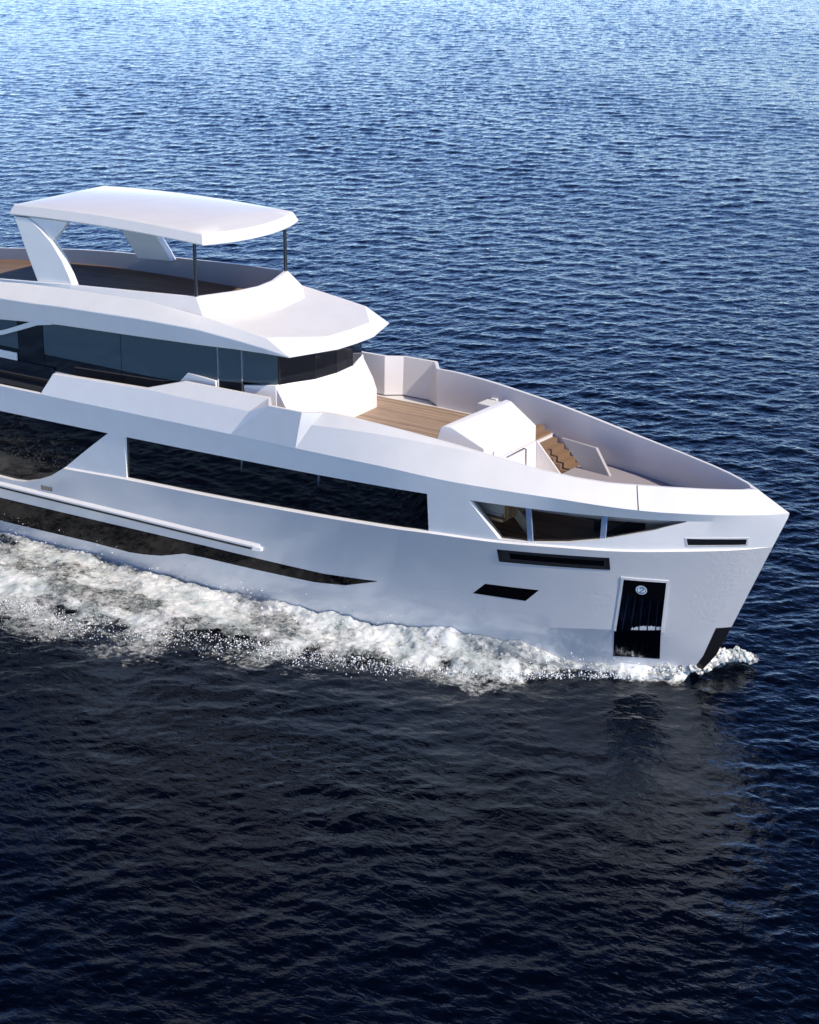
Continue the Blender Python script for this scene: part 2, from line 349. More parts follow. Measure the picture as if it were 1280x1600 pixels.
# ------------------------------------------------------------------ bulwark: K -> crease -> top, inner wall down to the deck
def Tat(x):
    return (float(np.interp(x, [-40, -14.44, -13.5, -12.2, -11, -9.7, -8.97, -8.05, -6.88, -5.83, -4.9, -4.47, -3.18, -2.35, -1.6, -1.02],
                           [3.2, 3.2, 3.16, 3.09, 2.98, 2.86, 2.79, 2.69, 2.53, 2.30, 2.04, 1.88, 1.33, .93, .48, .03])),
            float(np.interp(x, [-40, -14.44, -13.5, -12.2, -11, -9.7, -8.05, -6.88, -5.83, -4.9, -1.02], [7.1, 7.04, 7.04, 6.97, 6.87, 6.75, 6.55, 6.40, 6.31, 6.26, 6.25])))
cols = []   # each: K point, crease, top, inner top, inner foot (x, w, z)
def fwd(u):
    k = K.at(u); g = max(0., (u + 8.) / 8.) ** 2; xt_ = u - 1.02 * g; tw, tz = Tat(xt_)
    cf = min(1, max(0, (-8.2 - u) / 6.3))     # crease strength
    cw = tw + (k[1] - tw) * (.0 + .55 * cf); cz = tz + (k[2] - tz) * (.32 * cf)
    if cf == 0: cw, cz = tw + (k[1] - tw) * .12, tz + (k[2] - tz) * .12
    dz = 4.75 if u < -8.1 else 5.12
    th = .12 if u < -6 else .10
    iw = max(tw - th, 0.0)
    ix = xt_ - (.0 if tw > .3 else .1)
    fw_ = min(iw - .05, S(min(u, -.01), 4.4)[1] - (.14 if u < -8.1 else .20))
    return [k, (xt_ + (u - xt_) * .1, cw, cz), (xt_, tw, tz), (ix, iw, tz), (ix if tw > .3 else ix - .12, max(fw_, 0), dz)]
for x in (-36, -32, -29, -27.2, -26.32):
    k = K.at(x); cols.append([k, (x, k[1] - .01, k[2] + .01), (x, k[1] - .03, k[2] + .02), (x, k[1] - .13, k[2] + .02), (x, 3.45, 5.2)])
def raised(x, xc, wc, zc, xt_, wt, zt, foot=3.05):
    return [K.at(x), (xc, wc, zc), (xt_, wt, zt), (xt_, wt - .12, zt), (xt_, foot, 5.78)]
cols.append(raised(-26.30, -25.9, 3.5, 6.50, -25.88, 3.46, 6.52, 3.3))
cols.append(raised(-21.70, -21.69, 3.5, 6.67, -21.66, 3.46, 6.69, 3.2))
cols.append(raised(-20.2, -20.2, 3.5, 6.66, -20.19, 3.2, 7.10))
cols.append(raised(-17.75, -17.15, 3.5, 6.68, -16.6, 3.2, 7.14))
k = K.at(-15.95); cols.append([k, (-16.06, 3.735, 6.5), (-16.17, 3.72, 7.08), (-16.17, 3.60, 7.08), (-16.1, 3.42, 5.78)])
k = K.at(-15.10); cols.append([k, (-14.98, 3.735, 6.5), (-14.84, 3.72, 7.09), (-14.9, 3.60, 7.09), (-15.0, 3.42, 5.78)])
c = fwd(-14.44); c[0] = K.at(-15.09); c[1] = (-14.64, 3.5, 6.67); c[2] = (-14.40, 3.2, 7.03); c[4] = (-14.4, 3.03, 5.78); cols.append(c)
u = -14.0
while u < -9.65: cols.append(fwd(u)); u += .4
cols.append(fwd(-9.6)); cols.append(fwd(-9.2)); cols.append(fwd(-8.6)); cols.append(fwd(-8.11)); cols.append(fwd(-8.09)); u = -7.8
while u < -.12: cols.append(fwd(u)); u += .25 if u > -5 else .4
cols.append(fwd(-.05)); c = fwd(0.0); c[1] = (c[2][0] + .12, 0, 6.19); c[2] = (-1.02, 0, 6.25); c[3] = (-1.13, 0, 6.25); c[4] = (-1.3, 0, 4.75); cols.append(c)
bw = MB()
for sg in (-1, 1):
    rows = [[(p[0], sg * p[1], p[2]) for p in c] for c in cols]
    for A, B in zip(rows[:-1], rows[1:]):
        pod = abs(A[0][0] + 17.75) < .01
        if pod:
            bw.face([A[0], B[0], B[1]]); bw.face([A[0], B[1], B[2]]); bw.face([A[0], B[2], A[1]]); bw.face([A[1], B[2], A[2]])
        for j in range(2 if pod else 0, 4):
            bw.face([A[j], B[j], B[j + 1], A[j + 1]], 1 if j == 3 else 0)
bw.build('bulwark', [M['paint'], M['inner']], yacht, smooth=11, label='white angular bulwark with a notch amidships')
# thin panel seam near the bow
sm = MB(); pa = fwd(-3.75); pb = fwd(-3.78)
for j in range(2):
    q = lambda c, d: (c[0], -c[1] - d, c[2] + d * .5)
    sm.face([q(pa[j], .003), q(pb[j], .003), q(pb[j + 1], .003), q(pa[j + 1], .003)])
sm.build('panel_seam', M['gap'], yacht)

# ------------------------------------------------------------------ hull fittings (near and far side)
def patch(poly, out, name, material, parent, n=8, thick=.0, sides=(-1,), label=None, inner=None):
    """polygon in (x, z) laid on the hull side, stood out by out"""
    pts = []
    for a, c in zip(poly, poly[1:] + poly[:1]):
        for k in range(n): pts.append((a[0] + (c[0] - a[0]) * k / n, a[1] + (c[1] - a[1]) * k / n))
    mb = MB()
    for sg in sides:
        f = [side(x, z, out, sg) for x, z in pts]; bk = [side(x, z, -.03, sg) for x, z in pts]
        m_ = len(f)
        for j in range(m_): mb.face([f[j], f[(j + 1) % m_], bk[(j + 1) % m_], bk[j]])
        # fill as strips between matching lower and upper runs (quad polygons only)
        if len(poly) == 4:
            mb.grid([[side(*_l(_l(poly[0], poly[1], k / 12), _l(poly[3], poly[2], k / 12), j / 8), out, sg) for k in range(13)] for j in range(9)])
        else: mb.face(f)
    return mb.build(name, material, parent, smooth=30, label=label)
def _l(a, b, t): return (a[0] + (b[0] - a[0]) * t, a[1] + (b[1] - a[1]) * t)
def ring(poly, w, out, name, material, parent, sides=(-1,), n=10):
    cx_ = sum(p[0] for p in poly) / len(poly); cz_ = sum(p[1] for p in poly) / len(poly)
    P1 = []; P2 = []
    for a, c in zip(poly, poly[1:] + poly[:1]):
        for k in range(n): P1.append(_l(a, c, k / n))
    ex = max(p[0] for p in poly) - min(p[0] for p in poly); ez = max(p[1] for p in poly) - min(p[1] for p in poly)
    for x, z in P1: P2.append((cx_ + (x - cx_) * (1 + 2 * w / ex), cz_ + (z - cz_) * (1 + 2 * w / ez)))
    mb = MB()
    for sg in sides:
        i0 = [side(x, z, -.03, sg) for x, z in P1]; a = [side(x, z, out, sg) for x, z in P1]; c = [side(x, z, out * .8, sg) for x, z in P2]; d = [side(x, z, -.02, sg) for x, z in P2]
        mb.grid([i0, a, c, d], True)
    return mb.build(name, material, parent, smooth=30)
# long low window, built as a strip between its two edges
top = [(-36, 1.4), (-28.9, 1.49), (-25.7, 1.56), (-21.5, 1.67), (-19.2, 1.73), (-17.0, 1.76), (-14.2, 1.80), (-12.6, 1.93), (-12.2, 1.97)]
bot = [(-36, .45), (-29.05, .57), (-24.27, .72), (-22.6, .73), (-21.9, .80), (-21.1, .93), (-20.06, 1.24), (-19.2, 1.29), (-17.07, 1.34), (-14.6, 1.42), (-13.4, 1.57), (-12.2, 1.95)]
xs = sorted(set([-36 + .25 * i for i in range(96)] + [p[0] for p in top + bot]))
xs = [x for x in xs if x <= -12.2]
for sg in (-1, 1):
    mb = MB(); tz = [float(np.interp(x, *zip(*top))) for x in xs]; bz = [float(np.interp(x, *zip(*bot))) for x in xs]
    A = [side(x, z, .006, sg) for x, z in zip(xs, tz)]; B = [side(x, z, .006, sg) for x, z in zip(xs, bz)]
    Mi = [side(x, (z + y) / 2, .006, sg) for x, z, y in zip(xs, tz, bz)]
    Ab = [side(x, z, -.03, sg) for x, z in zip(xs, tz)]; Bb = [side(x, z, -.03, sg) for x, z in zip(xs, bz)]
    mb.grid([Ab, A, Mi, B, Bb]); mb.build('hull_window', M['low_glass'], yacht, smooth=30, label='long wavy-edged black hull window above the foam' if sg < 0 else None)
patch([(-8.42, 2.61), (-6.73, 2.67), (-7.16, 2.24), (-8.85, 2.21)], .006, 'hull_window', M['glass'], yacht, label='small slanted black hull window')
s1 = [(-7.87, 3.86), (-4.64, 4.0), (-4.64, 3.67), (-7.84, 3.52)]
o = patch(s1, .004, 'mooring_port', M['gap'], yacht, label='long black mooring slot below the forward window')
ring(s1, .05, .02, 'port_frame', M['black'], o)
patch([(-7.55, 3.80), (-4.75, 3.93), (-4.75, 3.76), (-7.52, 3.62)], .008, 'port_pane', M['glass'], o)
s2 = [(-2.55, 4.82), (-1.03, 4.89), (-1.07, 4.70), (-2.52, 4.62)]
o = patch(s2, .004, 'mooring_port', M['front_glass'], yacht, label='short dark mooring slot close to the stem')
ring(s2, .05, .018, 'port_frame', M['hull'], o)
patch([(-26.62, 2.40), (-26.06, 2.42), (-26.08, 2.26), (-26.62, 2.23)], .01, 'side_vent', M['darksteel'], yacht)
# rub rail
for sg in (-1, 1):
    mb = MB(); rows = []
    for i in range(61):
        x = -36 + (36 - 16.73) * i / 60; z = float(np.interp(x, [-36, -28.8, -22.6, -16.7], [1.95, 2.02, 2.12, 2.20])); e = min(1, (60 - i) / 1.2 + .35)
        rows.append([side(x, z + dz, o_ * e, sg) for dz, o_ in ((.11, .0), (.07, .06), (.03, .12), (-.01, .125), (-.035, .11), (-.04, 0.))])
    mb.grid(rows); mb.face(rows[-1])
    rr = mb.build('rub_rail', M['paint'], yacht, smooth=40)
    mb = MB(); rows = []
    for i in range(41):
        x = -36 + (36 - 17.1) * i / 40; z = float(np.interp(x, [-36, -28.8, -22.6, -16.7], [1.95, 2.02, 2.12, 2.20])) - .042
        rows.append([side(x, z, .10, sg), side(x, z - .085, .08, sg), side(x, z - .09, 0, sg)])
    mb.grid(rows); mb.build('rail_shadow_strip', M['rubber_shade'], rr)  # dark strip stands in for the rail's shadow on the hull
    mb = MB(); c_ = [side(-16.95, 2.08, .15, sg), side(-16.62, 2.10, .13, sg), side(-16.62, 2.22, .09, sg), side(-16.95, 2.22, .12, sg)]
    mb.prism(c_, (0, -sg * .12, 0)); mb.build('rail_end_cap', M['paint'], rr, bevel=.01)

# anchor pocket on the bow
door = [(-4.23, 3.38), (-3.10, 3.36), (-3.33, 1.66), (-4.50, 1.66)]
full = [(-4.23, 3.38), (-3.10, 3.36), (-3.48, .62), (-4.74, .62)]
o = patch(full, .006, 'anchor_pocket', M['streaked'], yacht, label='tall streaked dark-steel anchor pocket with a pale frame', n=14)
fr_ = MB()          # raised frame on three sides
def strip(a, b_, dx, dz):
    P_ = [_l(a, b_, k / 14) for k in range(15)]
    fr_.grid([[side(x, z, -.02) for x, z in P_], [side(x, z, .034) for x, z in P_], [side(x + dx, z + dz, .028) for x, z in P_], [side(x + dx, z + dz, -.02) for x, z in P_]])
strip((-4.23, 3.38), (-4.50, 1.62), -.075, 0); strip((-4.305, 3.38), (-3.025, 3.36), 0, .07); strip((-3.10, 3.36), (-3.34, 1.62), .075, 0)
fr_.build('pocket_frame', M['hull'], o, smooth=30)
hd = [(-4.21, 3.35), (-3.12, 3.33), (-3.22, 2.72), (-4.28, 2.88)]
patch(hd, .014, 'pocket_cover', M['glass'], o)
for k in range(5):     # upright joints in the plating
    t = (k + .7) / 5.4; mb = MB()
    for sg in (-1,):
        A = [side(*_l(_l(door[3], door[2], t), _l(hd[3], hd[2], t), j / 6), .011, sg) for j in range(7)]
        B = [side(*_l(_l(door[3], door[2], t + .025), _l(hd[3], hd[2], t + .025), j / 6), .011, sg) for j in range(7)]
        mb.grid([A, B])
    mb.build('plate_joint', M['steel'], o)
def disc(cx_, cz_, r0, r1, out, a0=0, a1=360, n=28, sgs=(-1,)):
    mb = MB()
    for sg in sgs:
        A = [side(cx_ + r0 * math.cos(R(a0 + (a1 - a0) * k / n)), cz_ + r0 * math.sin(R(a0 + (a1 - a0) * k / n)), out, sg) for k in range(n + 1)]
        B = [side(cx_ + r1 * math.cos(R(a0 + (a1 - a0) * k / n)), cz_ + r1 * math.sin(R(a0 + (a1 - a0) * k / n)), out, sg) for k in range(n + 1)]
        mb.grid([A, B])
    return mb
M['emblem'] = mat('emblem_white', (.62, .68, .72), .3); M['emblem_blue'] = mat('emblem_blue', (.05, .12, .2), .3)
e = disc(-3.77, 3.06, .001, .15, .022).build('emblem', M['emblem'], o, label='round white emblem with a blue curl')
disc(-3.77, 3.06, .105, .125, .026).build('emblem_ring', M['emblem_blue'], e)
cu = disc(-3.76, 3.09, .03, .06, .026, -60, 190, 14)
for sg in (-1,):
    cu.face([side(-3.80, 2.985, .026, sg), side(-3.84, 2.985, .026, sg), side(-3.745, 3.075, .026, sg), side(-3.72, 3.055, .026, sg)])
    cu.face([side(-3.82, 2.985, .0262, sg), side(-3.82, 2.965, .0262, sg), side(-3.70, 2.965, .0262, sg), side(-3.70, 2.985, .0262, sg)])
cu.build('emblem_curl', M['emblem_blue'], e)

# ------------------------------------------------------------------ decks
dk = MB()
edge = [(-36, 3.4), (-26.4, 3.4), (-20, 3.12), (-17.2, 3.1), (-16.3, 3.5), (-14.9, 3.5), (-14.3, 3.08), (-12.2, 2.96), (-11, 2.84), (-9.55, 2.70)]
dk.face([(x, -w, 5.74) for x, w in edge] + [(x, w, 5.74) for x, w in edge[::-1]])
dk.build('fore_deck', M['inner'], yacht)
dk = MB()
for sg in (-1, 1):
    dk = MB(); dk.box(-36, -26.4, min(sg * 3.02, sg * 3.44), max(sg * 3.02, sg * 3.44), 5.742, 5.75); dk.build('side_deck_dark_strip', M['dark_furniture'], yacht)  # dark strips added to keep the sunlit side deck dark
dk = MB(); z0 = 5.74
A = [(-18.6, 2.72), (-14, 2.82), (-12.4, 2.74), (-11.1, 2.60)]
dk.prism([(x, -w, z0) for x, w in A] + [(x, w, z0) for x, w in A[::-1]], (0, 0, .05))
teak = dk.build('teak_deck', M['teak'], yacht)
dk = MB(); dk.box(-14.62, -14.48, -.25, -.08, 5.79, 5.80); dk.build('deck_hatch_ring', M['paint'], teak, bevel=.004)
dk = MB(); dk.box(-11.55, -11.25, .62, .80, 5.79, 5.84); dk.build('deck_socket', M['rubber_shade'], teak, bevel=.01)
dk = MB()
dk.box(-9.58, -8.12, -2.6, 2.6, 4.70, 4.78); dk.build('stair_well', M['inner'], yacht)
dk = MB(); lo = [(-8.1, 2.52), (-6.88, 2.38), (-5.83, 2.14), (-4.9, 1.88), (-3.2, 1.18), (-2.35, .8), (-1.3, .02)]
dk.prism([(x, -w, 5.06) for x, w in lo] + [(x, w, 5.06) for x, w in lo[::-1]], (0, 0, .09)); dk.build('bow_deck', M['bow_floor'], yacht)
# transverse bulkhead below the fore deck edge
dk = MB(); dk.box(-9.62, -9.56, -2.62, 2.62, 4.7, 5.735); dk.build('deck_break', M['paint'], yacht)

# ------------------------------------------------------------------ fore deck block between the two stairs
bl = MB()
prof = [(-11.06, 5.75), (-11.02, 6.50), (-10.92, 6.84), (-10.80, 6.90), (-10.58, 6.89), (-9.50, 6.32), (-9.50, 4.80), (-11.06, 5.10)]
prof = [(-11.06, 5.79), (-11.03, 6.50), (-10.93, 6.82), (-10.80, 6.90), (-10.58, 6.88), (-9.50, 6.32), (-9.50, 5.79)]
wid = [1.80, 1.84, 1.80, 1.76, 1.72, 1.50, 1.50]
A = [(x, -w, z) for (x, z), w in zip(prof, wid)]; B = [(x, w, z) for (x, z), w in zip(prof, wid)]
bl.grid([A, B], True); bl.face(A); bl.face(B)
block = bl.build('sun_lounge_block', M['paint'], yacht, bevel=.03, label='tall white wedge between the fore deck stairs')
fb = MB(); fb.box(-9.55, -9.485, -1.49, 1.49, 4.79, 5.785); fb.build('block_front', M['paint'], block)
fb = MB(); fb.box(-9.484, -9.478, -1.02, -1.0, 5.0, 6.1); fb.build('door_joint', M['gap'], block)
fb = MB(); fb.box(-12.05, -11.45, 1.95, 2.55, 5.78, 6.52); fb.build('deck_locker', M['paint'], yacht, bevel=.02)
for sg in (1,):
    st = MB(); n_ = 8
    for k in range(n_):
        x0 = -10.12 + k * .25; zt = 5.98 - k * .165
        st.box(x0, x0 + .25, min(sg * 1.56, sg * 2.62), max(sg * 1.56, sg * 2.62), 4.79, zt)
    so = st.build('deck_stair', M['shaded_stair_teak'], yacht)
    sp = MB(); sp.prism([(-9.50, sg * 1.50, 5.80), (-9.46, sg * 1.50, 5.80), (-8.50, sg * 1.50, 4.80), (-9.50, sg * 1.50, 4.80)], (0, sg * .05, 0)); sp.build('stair_side', M['paint'], so)
    lk = MB(); lk.prism([(-8.73, 1.76, 5.98), (-7.35, 1.58, 5.94), (-6.50, 1.42, 4.80), (-7.50, 1.56, 4.80)], (.03, .10, 0))
    lk.build('slanted_locker', M['locker'], yacht, bevel=.015)
hr = MB(); hr.tube([(-8.55, -1.7, 6.27), (-7.95, -1.7, 6.66), (-7.88, -1.7, 6.66), (-7.86, -1.7, 4.79)], .028, 8); hr.build('handrail', M['steel'], yacht, smooth=40)
for x, y, z in ((-12.0, 2.9, 6.42), (-4.1, 1.52, 5.2)):
    fx = MB(); fx.box(x - .12, x + .12, y - .06, y + .04, z - .04, z + .04); fx.build('wall_light', M['paint'], yacht, bevel=.01)

# ------------------------------------------------------------------ wheelhouse
hx = [(-36, 2.95), (-22, 2.92), (-19, 2.72), (-16.95, 2.22)]
front = [(-16.95, -2.22), (-16.42, -1.0), (-16.32, 0), (-16.42, 1.0), (-16.95, 2.22)]
pl = [(x, -w) for x, w in hx] + front[1:-1] + [(x, w) for x, w in hx[::-1]]
wh = MB(); n_ = len(pl)
def wall(z0, z1, off=0., rng=None):
    out = []
    for i in range(n_):
        a, c = pl[i], pl[(i + 1) % n_]
        wh.face([(a[0], a[1], z0), (c[0], c[1], z0), (c[0], c[1], z1), (a[0], a[1], z1)])
wall(5.75, 6.40)
wh.face([(x, y, 6.40) for x, y in pl]); 
house = wh.build('wheelhouse', M['paint'], yacht)
gt = {True: 8.50, False: 8.50}
def pane_between(a, c, z0, z1, material, t=.04, name='window'):
    mb = MB(); d = Vector((c[0] - a[0], c[1] - a[1], 0)).normalized(); nrm = Vector((d.y, -d.x, 0))
    mb.prism([(a[0], a[1], z0), (c[0], c[1], z0), (c[0], c[1], z1), (a[0], a[1], z1)], -nrm * t)
    return mb.build(name, material, house)
sp = lambda x: float(np.interp(x, [p[0] for p in hx], [p[1] for p in hx]))
for sg in (-1, 1):
    cuts = [-36, -32.3, -28.1, -26.85, -23.2, -19.05, -18.2, -16.97]
    for a, c in zip(cuts[:-1], cuts[1:]):
        if (a, c) == (-19.05, -18.2): 
            pane_between((a + .02, sg * sp(a)), (c - .02, sg * sp(c)), 7.205, 8.5, M['house_glass'], name='door_pane'); pane_between((a + .02, sg * sp(a)), (c - .02, sg * sp(c)), 5.79, 7.2, M['front_glass'], name='door'); continue
        z0 = 6.40 if a < -19.1 else 7.26
        pts = [a + .015] + [x for x in (-22,) if a < x < c] + [c - .015]
        for p, q in zip(pts[:-1], pts[1:]):
            if z0 < 7: pane_between((p, sg * sp(p)), (q, sg * sp(q)), 6.40, 6.93, M['front_glass'], name='lower_dark_pane'); z0 = 6.935  # dark lower band stands in for the bulwark's reflection
            pane_between((p, sg * sp(p)), (q, sg * sp(q)), z0, 8.5, M['front_glass'] if (a, c) == (-28.1, -26.85) else M['house_glass'])
    for x in (-19.05, -18.2):
        mb = MB(); y = sp(x); mb.box(x - .03, x + .03, sg * y - .05, sg * y + .05, 5.8, 8.5); mb.build('door_post', M['steel'], house)
    # low white screens beside the door
    mb = MB(); w0 = 2.86
    mb.prism([(-20.7, sg * w0, 5.76), (-19.1, sg * w0, 5.76), (-19.1, sg * w0, 7.22), (-20.3, sg * w0, 7.30), (-20.7, sg * w0, 6.9)], (0, -sg * .09, 0)); mb.build('low_screen', M['paint'], house, bevel=.012)
    mb = MB(); mb.prism([(-18.1, sg * 2.62, 5.76), (-16.97, sg * 2.36, 5.76), (-16.97, sg * 2.36, 7.30), (-18.1, sg * 2.62, 7.18)], (-.02, -sg * .10, 0)); mb.build('low_screen', M['paint'], house, bevel=.012)
for a, c in zip(front[:-1], front[1:]):
    pane_between(a, c, 7.2, 8.5, M['front_glass'])
for p in front[1:-1]:
    mb = MB(); mb.box(p[0] - .02, p[0] + .015, p[1] - .012, p[1] + .012, 7.25, 8.45); mb.build('window_post', M['pole'], house)
for sg in (-1, 1):
    mb = MB(); mb.box(-36, -26.35, min(sg * 2.97, sg * 3.0), max(sg * 2.97, sg * 3.0), 5.76, 6.52); mb.build('lower_dark_pane', M['front_glass'], house)
    mb = MB(); mb.box(-36, -28.15, min(sg * 2.97, sg * 3.02), max(sg * 2.97, sg * 3.02), 6.525, 6.80); mb.build('window_sill', M['paint'], house)
# sloping dash in front of the windscreen
ds = MB()
top = [(-17.02, -2.34, 7.30), (-16.40, -1.06, 7.30), (-16.27, 0, 7.30), (-16.40, 1.06, 7.30), (-17.02, 2.34, 7.30)]
midl = [(-16.55, -2.34, 6.55), (-15.90, -1.66, 6.42), (-15.78, 0, 6.42), (-15.90, 1.66, 6.42), (-16.55, 2.34, 6.55)]
bt = [(-16.55, -2.34, 5.76), (-15.90, -1.66, 5.76), (-15.78, 0, 5.76), (-15.90, 1.66, 5.76), (-16.55, 2.34, 5.76)]
back = [(-17.1, -2.3, 7.28), (-16.6, -1.1, 7.28), (-16.5, 0, 7.28), (-16.6, 1.1, 7.28), (-17.1, 2.3, 7.28)]
ds.grid([back, top, midl, bt])
ds.face([(-17.02, -2.34, 7.3), (-16.55, -2.34, 6.55), (-16.55, -2.34, 5.76), (-17.1, -2.34, 5.76)])
ds.face([(-17.02, 2.34, 7.3), (-16.55, 2.34, 6.55), (-16.55, 2.34, 5.76), (-17.1, 2.34, 5.76)])
ds.build('windscreen_dash', M['paint'], house, bevel=.015)

# ------------------------------------------------------------------ upper deck slab with visor
sec = [(-36, (3.15, 7.45), (3.38, 8.15), (2.95, 8.54)), (-33, (3.15, 7.68), (3.37, 8.42), (2.91, 8.88)), (-30.5, (3.15, 7.83), (3.36, 8.65), (2.86, 9.13)), (-28.9, (3.14, 7.93), (3.32, 8.76), (2.80, 9.24)), (-27.0, (3.12, 8.08), (3.28, 8.80), (2.78, 9.33)),
       (-25.7, (3.10, 8.16), (3.24, 8.85), (2.76, 9.38)), (-22.1, (3.05, 8.28), (3.15, 8.92), (2.74, 9.46)), (-19.75, (2.98, 8.36), (3.02, 8.89), (2.66, 9.26)),
       (-18.3, (2.84, 8.40), (2.90, 8.75), (2.66, 9.08)), (-17.08, (2.75, 8.42), (2.78, 8.60), (2.65, 8.92))]
rf = MB()
for sg in (-1, 1):
    rows = [[(x, sg * b_[0], b_[1]), (x, sg * c_[0], c_[1]), (x, sg * u_[0], u_[1])] for x, b_, c_, u_ in sec]
    rf.grid(rows)
    tip = (-16.12, sg * 2.70, 8.45); tipb = (-16.14, sg * 2.69, 8.41)
    rf.face([rows[-1][0], rows[-1][1], tip, tipb]); rf.face([rows[-1][1], rows[-1][2], tip])
ft = [(-17.08, -2.65, 8.92), (-15.78, -1.15, 8.84), (-15.72, 0, 8.84), (-15.78, 1.15, 8.84), (-17.08, 2.65, 8.92)]
fo = [(-16.12, -2.70, 8.45), (-15.50, -.98, 8.45), (-15.45, 0, 8.45), (-15.50, .98, 8.45), (-16.12, 2.70, 8.45)]
fu = [(-16.14, -2.69, 8.41), (-15.53, -.98, 8.40), (-15.48, 0, 8.40), (-15.53, .98, 8.40), (-16.14, 2.69, 8.41)]
rf.grid([ft, fo, fu])
# top of the visor, from the coaming foot to the crease
foot = [(-19.75, -2.60, 9.26), (-18.95, -1.70, 9.12), (-18.60, 0, 9.12), (-18.95, 1.70, 9.12), (-19.75, 2.60, 9.26)]
rf.grid([foot, [(-17.08, -2.65, 8.92)] + [( -17.3, -1.2, 9.0), (-17.2, 0, 9.0), (-17.3, 1.2, 9.0)] + [(-17.08, 2.65, 8.92)], ft])
for sg in (-1, 1):
    rf.face([(-19.75, sg * 2.60, 9.26), (-19.75, sg * 2.66, 9.26), (-18.3, sg * 2.66, 9.08), (-17.08, sg * 2.65, 8.92)])
# underside
und = [(x, -b_[0], b_[1]) for x, b_, c_, u_ in sec] + fu + [(x, b_[0], b_[1]) for x, b_, c_, u_ in sec[::-1]]
rows = [[(x, -b_[0], b_[1]), (x, 0, b_[1] + .02), (x, b_[0], b_[1])] for x, b_, c_, u_ in sec]
rf.grid(rows); rf.face([(-17.08, -2.75, 8.42), (-17.08, 0, 8.44), (-15.48, 0, 8.40), (-15.53, -.98, 8.40), (-16.14, -2.69, 8.41)])
rf.face([(-17.08, 2.75, 8.42), (-17.08, 0, 8.44), (-15.48, 0, 8.40), (-15.53, .98, 8.40), (-16.14, 2.69, 8.41)])
rf.build('upper_deck', M['paint'], yacht, bevel=.02, label='white upper deck slab ending in a pointed visor over the windscreen')
# arched wing under the slab at the left of the frame
for sg in (-1, 1):
    ar = MB()
    pts_o = [(-36, 7.2), (-31, 7.05), (-29.6, 7.18), (-28.6, 7.42), (-27.7, 7.72), (-26.9, 8.0), (-26.2, 8.12)]
    lo_ = [(x, sg * 3.13, z) for x, z in pts_o]; up_ = [(x, sg * 3.14, z + .10 + .02 * i) for i, (x, z) in enumerate(pts_o)]
    li_ = [(x, sg * 2.99, z) for x, z in pts_o]; ui_ = [(x, sg * 2.99, z + .10 + .02 * i) for i, (x, z) in enumerate(pts_o)]
    ar.grid([li_, lo_, up_, ui_]); ar.build('side_arch', M['paint'], yacht, smooth=30)

# coaming around the sun deck
ctop = [(-36, 2.95, 8.58), (-34.5, 2.93, 8.74), (-32.5, 2.90, 8.98), (-30.5, 2.88, 9.18), (-28.9, 2.84, 9.31), (-25.6, 2.72, 9.52), (-22.1, 2.58, 9.70), (-20.22, 2.39, 9.77)]
cfoot = [(-36, 2.95, 8.54), (-34.5, 2.93, 8.70), (-32.5, 2.90, 8.94), (-30.5, 2.86, 9.13), (-28.9, 2.80, 9.24), (-25.6, 2.76, 9.385), (-22.1, 2.74, 9.46), (-19.75, 2.62, 9.25)]
cm = MB(); zf = 8.88
zfl = lambda x: float(np.interp(x, [-36, -32, -28, -24, -20], [8.14, 8.56, 8.80, 8.86, 8.88]))
for sg in (-1, 1):
    A = [(x, sg * w, z) for x, w, z in cfoot]; B = [(x, sg * w, z) for x, w, z in ctop]; C_ = [(x, sg * (w - .10), z) for x, w, z in ctop]; D_ = [(x if x > -36 else x, sg * (w - .13), zfl(x)) for x, w, z in ctop]
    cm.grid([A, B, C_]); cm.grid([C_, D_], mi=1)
tf = [(-20.22, -2.39, 9.77), (-19.62, -.95, 9.77), (-19.46, 0, 9.77), (-19.62, .95, 9.77), (-20.22, 2.39, 9.77)]
ff = [(-19.75, -2.62, 9.25), (-18.95, -1.70, 9.12), (-18.60, 0, 9.12), (-18.95, 1.70, 9.12), (-19.75, 2.62, 9.25)]
ti = [(-20.32, -2.29, 9.77), (-19.75, -.92, 9.77), (-19.60, 0, 9.77), (-19.75, .92, 9.77), (-20.32, 2.29, 9.77)]
tb = [(-20.4, -2.26, zf), (-19.85, -.9, zf), (-19.7, 0, zf), (-19.85, .9, zf), (-20.4, 2.26, zf)]
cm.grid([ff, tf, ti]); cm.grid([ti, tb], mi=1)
cm.build('sun_deck_coaming', [M['paint'], M['coaming_inner']], yacht, bevel=.012, label='white faceted coaming around the sun deck')
fd = MB(); fd.grid([[(x, -(w - .13), zfl(x) + .004), (x, w - .13, zfl(x) + .004)] for x, w, z in ctop]); fd.face([(-20.22, -2.26, zf + .003)] + [(p[0], p[1], zf + .003) for p in tb] + [(-20.22, 2.26, zf + .003)])
fd.build('sun_deck_floor', M['teak_dark'], yacht)
mb = MB(); mb.box(-20.6, -20.45, 1.55, 1.65, zf + .005, zf + .05); mb.build('deck_fitting', M['paint'], yacht)

